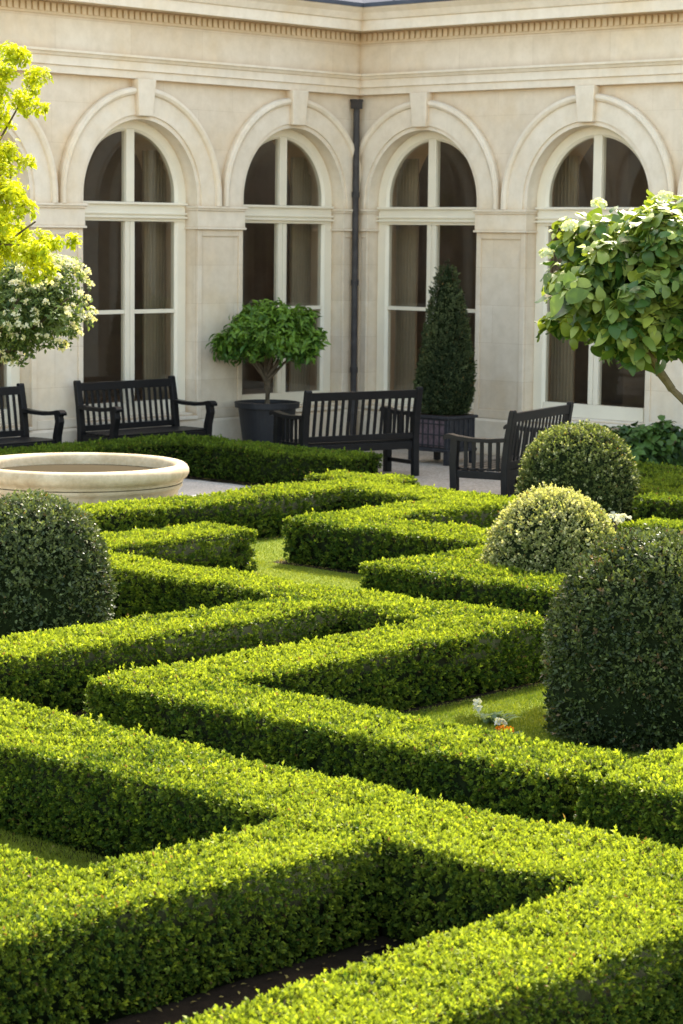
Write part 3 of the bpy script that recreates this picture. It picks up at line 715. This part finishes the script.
# ------------------------------------------------------------------ potted tree, planter, bushes, trees
def blob_points(rg, n, c, rad, shell=.35):
    d = unit(rg.normal(size=(n, 3))); t = rg.uniform(0, 1, n)**shell
    return np.array(c)+d*np.array(rad)*t[:, None], d
def crown(clumps, n_each, rg, L, W, young, old, T=T_BIG, per=6, youthf=.5, droop=.2, upn=.8, shell=.3):
    """clumps: list of (centre, radii) ellipsoids carrying rosettes of leaves"""
    packs = []
    Pa = []; Da = []
    for c, rad in clumps:
        n = int(n_each*(np.mean(rad)**2))
        P, d = blob_points(rg, n, c, rad, shell); Pa.append(P); Da.append(d)
    P = np.concatenate(Pa); d = np.concatenate(Da); n = len(P)
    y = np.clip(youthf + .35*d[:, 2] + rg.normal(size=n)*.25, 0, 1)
    for k in range(per):
        ang = rg.uniform(0, 2*PI, n)
        A = unit(d + np.array([0, 0, .35])); t1 = unit(np.cross(A, rg.normal(size=(n, 3))))
        D = unit(t1*1.0 + A*rg.uniform(-.1, .8, n)[:, None] - np.array([0, 0, droop]))
        Nn = unit(A*.6 + np.array([0, 0, upn]) + rg.normal(size=(n, 3))*.35)
        l = L*rg.uniform(.6, 1.15, n); c = lerp(old, young, np.clip(y+rg.normal(size=n)*.15, 0, 1))*rg.uniform(.8, 1.2, n)[:, None]
        packs.append(leaves_arrays(P+rg.normal(size=(n, 3))*L*.3, D, Nn, l, l*W/L, c, T))
    return packs, P, d

rg = np.random.default_rng(55)
pt = empty('potted_tree', (-2.21, -.58, 0), 'small tree with a wide crown of glossy leaves in a round dark pot', 'potted tree')
m = MB(); m.lathe([(.002, .0), (.25, .0), (.27, .03), (.345, .58), (.385, .585), (.39, .65), (.36, .655), (.345, .62), (.33, .60)], seg=48); m.build('pot', M['pot'], pt, smooth=False)
m = MB(); m.lathe([(.003, .625), (.20, .62), (.338, .605)], seg=32); m.build('soil', M['soilpot'], pt)
m = MB()
m.tube([(0, 0, .58), (.02, .01, .8), (0, .02, 1.0), (-.02, 0, 1.2)], [.05, .042, .036, .025])
for k in range(9):
    a = k*2.4; r_ = .28+.05*(k % 3); z0 = .85+.05*(k % 4)
    m.tube([(0, 0, z0), (r_*.5*math.cos(a), r_*.5*math.sin(a), z0+.2), (r_*1.3*math.cos(a), r_*1.3*math.sin(a), z0+.45)], [.024, .016, .008], 6)
m.build('trunk', M['bark'], pt)
cl = []
for k in range(34):
    a = k*2.4; rr = .53*math.sqrt((k+.5)/34); zc = 1.56-.18*(rr/.55)**2+rg.uniform(-.26, .20)*(1.1-rr)
    cl.append(((rr*math.cos(a), rr*math.sin(a), zc), (.19, .19, .13)))
pk, _, _ = crown(cl, 1350, rg, .105, .042, (.17, .30, .03), (.035, .10, .012), per=6, youthf=.45, droop=.0, upn=.5)
build_leaves('crown', pk, M['gloss_leaf'], parent=pt)

pl = empty('square_planter', (-1.20, -2.46, 0), 'square dark lead planter on short legs holding a cone shaped evergreen', 'planter')
m = MB(); m.box(-.25, .25, -.29, .29, .17, .53); m.build('box', M['leadbox'], pl, bevel=.01)
m = MB(); m.box(-.275, .275, -.315, .315, .53, .565); m.build('rim', M['leadbox'], pl, bevel=.008)
m = MB(); m.box(-.27, .27, -.31, .31, .145, .18); m.build('base_rail', M['leadbox'], pl, bevel=.008)
for x in (-.23, .23):
    for y in (-.27, .27):
        m = MB(); m.box(x-.03, x+.03, y-.03, y+.03, 0, .146); m.build('foot', M['leadbox'], pl)
m = MB()
for k in range(7): y = -.255+.085*k; m.box(-.262, -.249, y-.008, y+.008, .19, .52)
for z in (.22, .345, .47): m.box(-.264, -.249, -.27, .27, z-.007, z+.007)
for k in range(6): x = -.215+.086*k; m.box(x-.008, x+.008, -.302, -.289, .19, .52)
m.build('lattice', M['leadbox'], pl)
m = MB(); m.box(-.2505, -.249, -.26, .26, .2, .51); m.build('panel', M['panel'], pl)
m = MB(); m.box(-.235, .235, -.275, .275, .53, .571); m.build('soil', M['soilpot'], pl)
cn = empty('conical_evergreen', (-1.18, -2.48, .55), 'tall narrow dark green cone shaped evergreen standing in the square planter', 'topiary')
def cone():
    rg = np.random.default_rng(77); n = 5200; z = 1.78*(1-np.sqrt(rg.uniform(0, 1, n))*.995)
    prof = np.interp(z/1.78, [0, .08, .2, .5, .8, .93, 1], [.24, .30, .32, .25, .155, .095, .012])
    a = rg.uniform(0, 2*PI, n); k = 1+.05*np.sin(3*a+z*5)+.04*np.sin(7*a-z*9)
    P = np.stack([np.cos(a)*prof*k, np.sin(a)*prof*k, z+.03], 1); Nn = unit(np.stack([np.cos(a), np.sin(a), np.full(n, .25)], 1))
    P += Nn*(rg.normal(size=n)*.014)[:, None]
    y = np.clip(.3+wave(P, .4, 2.5, 5)+rg.normal(size=n)*.2, 0, 1)
    core = MB(); core.lathe([(.2, .0), (.26, .12), (.28, .35), (.21, .9), (.11, 1.4), (.05, 1.65), (.004, 1.74)], seg=20)
    return build_leaves('foliage', [sprigs(P, Nn, 78, L=.032, W=.017, nleaf=7, length=.05, young=(.16, .20, .09), old=(.028, .046, .022), youth=y, up=.5)], M['leaf'], core=core, parent=cn)
cone()
m = MB(); m.tube([(0, 0, 0), (0, 0, .2)], [.03, .03]); m.build('trunk', M['bark'], cn)

# dark leafy bush by the wall, right
hb = empty('leafy_bush', (-.62, -4.98, 0), 'low bush of broad dark leaves against the wall under the right window', 'bush')
cl = [((rg.uniform(-.3, .3), rg.uniform(-.5, .55), rg.uniform(.15, .42)), (.22, .24, .17)) for k in range(14)]
pk, _, _ = crown(cl, 1100, rg, .12, .09, (.10, .19, .035), (.02, .05, .015), per=5, youthf=.35)
build_leaves('foliage', pk, M['gloss_leaf'], parent=hb)
m = MB()
for k in range(7): a = k*.9; m.tube([(0, 0, 0), (.12*math.cos(a), .2*math.sin(a), .2), (.2*math.cos(a), .4*math.sin(a), .42)], [.012, .009, .006], 6)
m.build('stems', M['barkgreen'], hb)

def flower_heads(rg, P, R, n, L, col, T=T_PETAL, jitter=.12):
    """small round clusters of florets at the points P"""
    packs = []
    for p in P:
        d = unit(rg.normal(size=(n, 3))); d[:, 2] = np.abs(d[:, 2])*.9
        d = unit(d); Q = np.array(p)+d*R*rg.uniform(.6, 1, n)[:, None]
        for k in range(3):
            D = unit(np.cross(d, rg.normal(size=(n, 3)))+d*.3)
            c = np.array(col)[None, :]*rg.uniform(1-jitter, 1+jitter*.5, n)[:, None]
            packs.append(leaves_arrays(Q, D, d, L, L*.8, np.tile(c, 1), T))
    return packs

# hydrangea standard, upper right
ht = empty('hydrangea_tree', (-10.0, -12.08, 0), 'hydrangea tree with large pale leaves and white flower heads, at the right edge', 'tree')
hc = np.array([-.24, .30, 2.36])      # crown centre relative to the trunk foot
m = MB()
m.tube([(0, 0, 0), (.01, -.01, .8), (-.02, .03, 1.35), (-.07, .10, 1.62)], [.05, .045, .04, .038], 10)
br = [((-.06, .09, 1.58), (-.17, .20, 1.72), (-.30, .30, 1.90), (-.45, .42, 2.2)), ((-.07, .10, 1.60), (-.08, .12, 1.85), (-.14, .18, 2.2)), ((-.06, .09, 1.6), (.06, .0, 1.9), (.16, -.1, 2.3)),
      ((-.17, .20, 1.72), (-.36, .22, 1.92), (-.6, .35, 2.2)), ((-.23, .25, 1.81), (-.22, .40, 2.05), (-.30, .6, 2.3)), ((-.08, .12, 1.85), (-.2, .18, 1.98), (-.3, .2, 2.3))]
for b in br: m.tube(b, [.026, .020, .014, .009][:len(b)], 8)
m.build('trunk', M['barkgreen'], ht)
rg = np.random.default_rng(91)
cl = []
for k in range(84):
    d = unit(rg.normal(size=(1, 3)))[0]; q = hc+d*np.array([.63, .63, .50])*rg.uniform(.3, 1)**.6
    if q[2] < 2.02 and d[0] > -.2 and d[1] < .4: continue
    cl.append((tuple(q), (.15, .15, .10)))
pk, PP, dd = crown(cl, 980, rg, .092, .072, (.44, .52, .10), (.04, .10, .015), T=T_ROUND, per=5, youthf=.28, droop=.30, upn=.9)
pk2, _, _ = crown(cl[::3], 500, rg, .125, .095, (.32, .42, .06), (.03, .085, .014), T=T_ROUND, per=3, youthf=.35, droop=.45, upn=.8)
build_leaves('crown', pk+pk2, M['gloss_leaf'], parent=ht)
for (a, e_) in ((2.75, .95), (2.6, .62), (2.35, .30), (4.5, .45), (3.9, 1.1), (5.3, .5)):
    q = hc+np.array([math.cos(a)*math.cos(e_)*.70, math.sin(a)*math.cos(e_)*.70, math.sin(e_)*.58])
    build_leaves('flower_head', flower_heads(rg, [q], .04, 46, .024, (.70, .74, .55)), M['petal'], parent=ht)

# white flowering standard, left
wt = empty('white_flowering_tree', (-11.88, -7.72, 0), 'small tree with dense crown speckled with cream blossom at the left edge', 'tree')
m = MB(); m.tube([(-.45, .45, 0), (-.45, .45, .9), (-.35, .35, 1.5), (-.05, .05, 2.0)], [.035, .03, .026, .018])
for k in range(8): a = k*.8; m.tube([(-.2, .2, 1.65), (-.1+.25*math.cos(a), .1+.25*math.sin(a), 1.95), (.45*math.cos(a), .45*math.sin(a), 2.2)], [.018, .012, .006], 6)
m.build('trunk', M['bark'], wt)
rg = np.random.default_rng(95); wc = np.array([0, 0, 2.13])
cl = [(tuple(wc+unit(rg.normal(size=(1, 3)))[0]*np.array([.50, .50, .30])*rg.uniform(.3, 1)), (.17, .17, .14)) for k in range(50)]
pk, PP, dd = crown(cl, 2600, rg, .040, .022, (.24, .31, .10), (.05, .09, .035), per=5, youthf=.45, droop=.1)
build_leaves('crown', pk, M['leaf'], parent=wt)
sel = PP[rg.random(len(PP)) < .42]; out_ = np.linalg.norm((sel-wc)/np.array([.62, .62, .42]), axis=1) > .72; sel = sel[out_]
sel = sel+unit(sel-wc)*.025
_bl = build_leaves('blossom', flower_heads(rg, sel, .02, 7, .020, (.74, .72, .58)), M['petal'], parent=wt); _bl['kind'] = 'stuff'

# yellow-green tree, upper left
yt = empty('golden_leaved_tree', (-15.03, -10.315, 0), 'bright yellow green leaved branches reaching in at the upper left edge', 'tree')
tips = [(-0.06, -1.14, 3.39), (0.08, -1.09, 3.44), (0.03, -0.82, 3.46), (0.29, -0.89, 3.28), (-0.03, -1.07, 3.23), (-0.05, -0.84, 3.22), (0.18, -0.87, 3.03), (-0.14, -1.06, 3.02), (0.07, -1.07, 2.9), (0.06, -0.85, 2.84), (0.23, -0.83, 2.72), (0.1, -1.21, 2.69), (0.05, -0.94, 2.65), (0.33, -1.04, 2.6), (0.0, -1.21, 2.58), (0.03, -1.03, 2.53), (-0.01, -0.78, 2.7), (0.0, -0.58, 3.32), (-0.24, -0.85, 2.97), (-0.21, -0.66, 3.17), (-0.03, -0.65, 2.55)]
rg = np.random.default_rng(101)
m = MB(); m.tube([(-.1, -.25, 0), (-.1, -.25, 1.2), (-.12, -.35, 2.0), (-.12, -.5, 2.6)], [.05, .042, .035, .028], 10)
for q in tips:
    q = Vector(q); st = Vector((-.12, -.35-.15*rg.uniform(0, 1), 1.9+.7*rg.uniform(0, 1))); mid_ = (st+q)/2+Vector((0, 0, .05))
    m.tube([st, mid_, q], [.014, .009, .004], 6)
m.build('trunk', M['bark'], yt)
cl = [(tuple(np.array(t_)+rg.normal(size=3)*.03), (.06*rg.uniform(.7, 1.3),)*2+(.045,)) for t_ in tips] + [(tuple(np.array(t_)+rg.normal(size=3)*np.array([.09, .09, .05])-np.array([0, 0, .05])), (.038, .038, .03)) for t_ in tips*5] + [((t_[0]*.7-.03, t_[1]*.8-.05, t_[2]*.9+.27), (.06, .06, .05)) for t_ in tips[::2]]
pk, _, _ = crown(cl, 11500, rg, .034, .016, (.58, .60, .02), (.32, .40, .015), per=6, youthf=.6, droop=.0, upn=.7, shell=.5)
build_leaves('crown', pk, M['leaf'], parent=yt)

# bedding plants
def bedding(loc, label, cols, leafc, seed, R=.13, nh=6, nl=40, LL=.07, tall=0):
    rg = np.random.default_rng(seed)
    t = empty('bedding_plant', (*loc, .01), label, 'flowers')
    n = nl; a = rg.uniform(0, 2*PI, n)
    P = np.stack([rg.normal(size=n)*R*.3, rg.normal(size=n)*R*.3, np.full(n, .01)], 1)
    D = unit(np.stack([np.cos(a), np.sin(a), rg.uniform(.3, 1.6, n)], 1)); Nn = unit(np.stack([-np.cos(a)*.5, -np.sin(a)*.5, np.ones(n)], 1))
    col = np.array(leafc)[None, :]*rg.uniform(.7, 1.2, n)[:, None]
    build_leaves('leaves', [leaves_arrays(P, D, Nn, LL*rg.uniform(.7, 1.3, n), LL*.4, col, T_BIG)], M['leaf'], parent=t)
    for c in cols:
        Q = np.stack([rg.normal(size=nh)*R*.6, rg.normal(size=nh)*R*.6, rg.uniform(.06, .12, nh)+tall], 1)
        if tall:
            st = MB()
            for q in Q: st.tube([(q[0]*.3, q[1]*.3, 0), (q[0]*.7, q[1]*.7, q[2]*.6), tuple(q)], [.005, .004, .003], 5)
            st.build('stems', M['barkgreen'], t)
        for q in Q: build_leaves('flower_head', flower_heads(rg, [q], .014, 9, .022, c), M['petal'], parent=t)
bedding((-12.66, -12.62), 'orange and white bedding flowers at the foot of the largest dark dome', [(.75, .28, .02), (.72, .72, .68)], (.16, .26, .10), 5, .08, 2, 50)
bedding((-12.36, -12.30), 'pale green bedding plant on the lawn left of the orange flowers', [(.72, .73, .70)], (.24, .33, .18), 6, .10, 2, 60)
bedding((-5.72, -8.28), 'white bedding flowers at the foot of the farthest clipped dome', [(.78, .78, .78)], (.15, .25, .06), 7, .11, 14, 60, .10, .13)
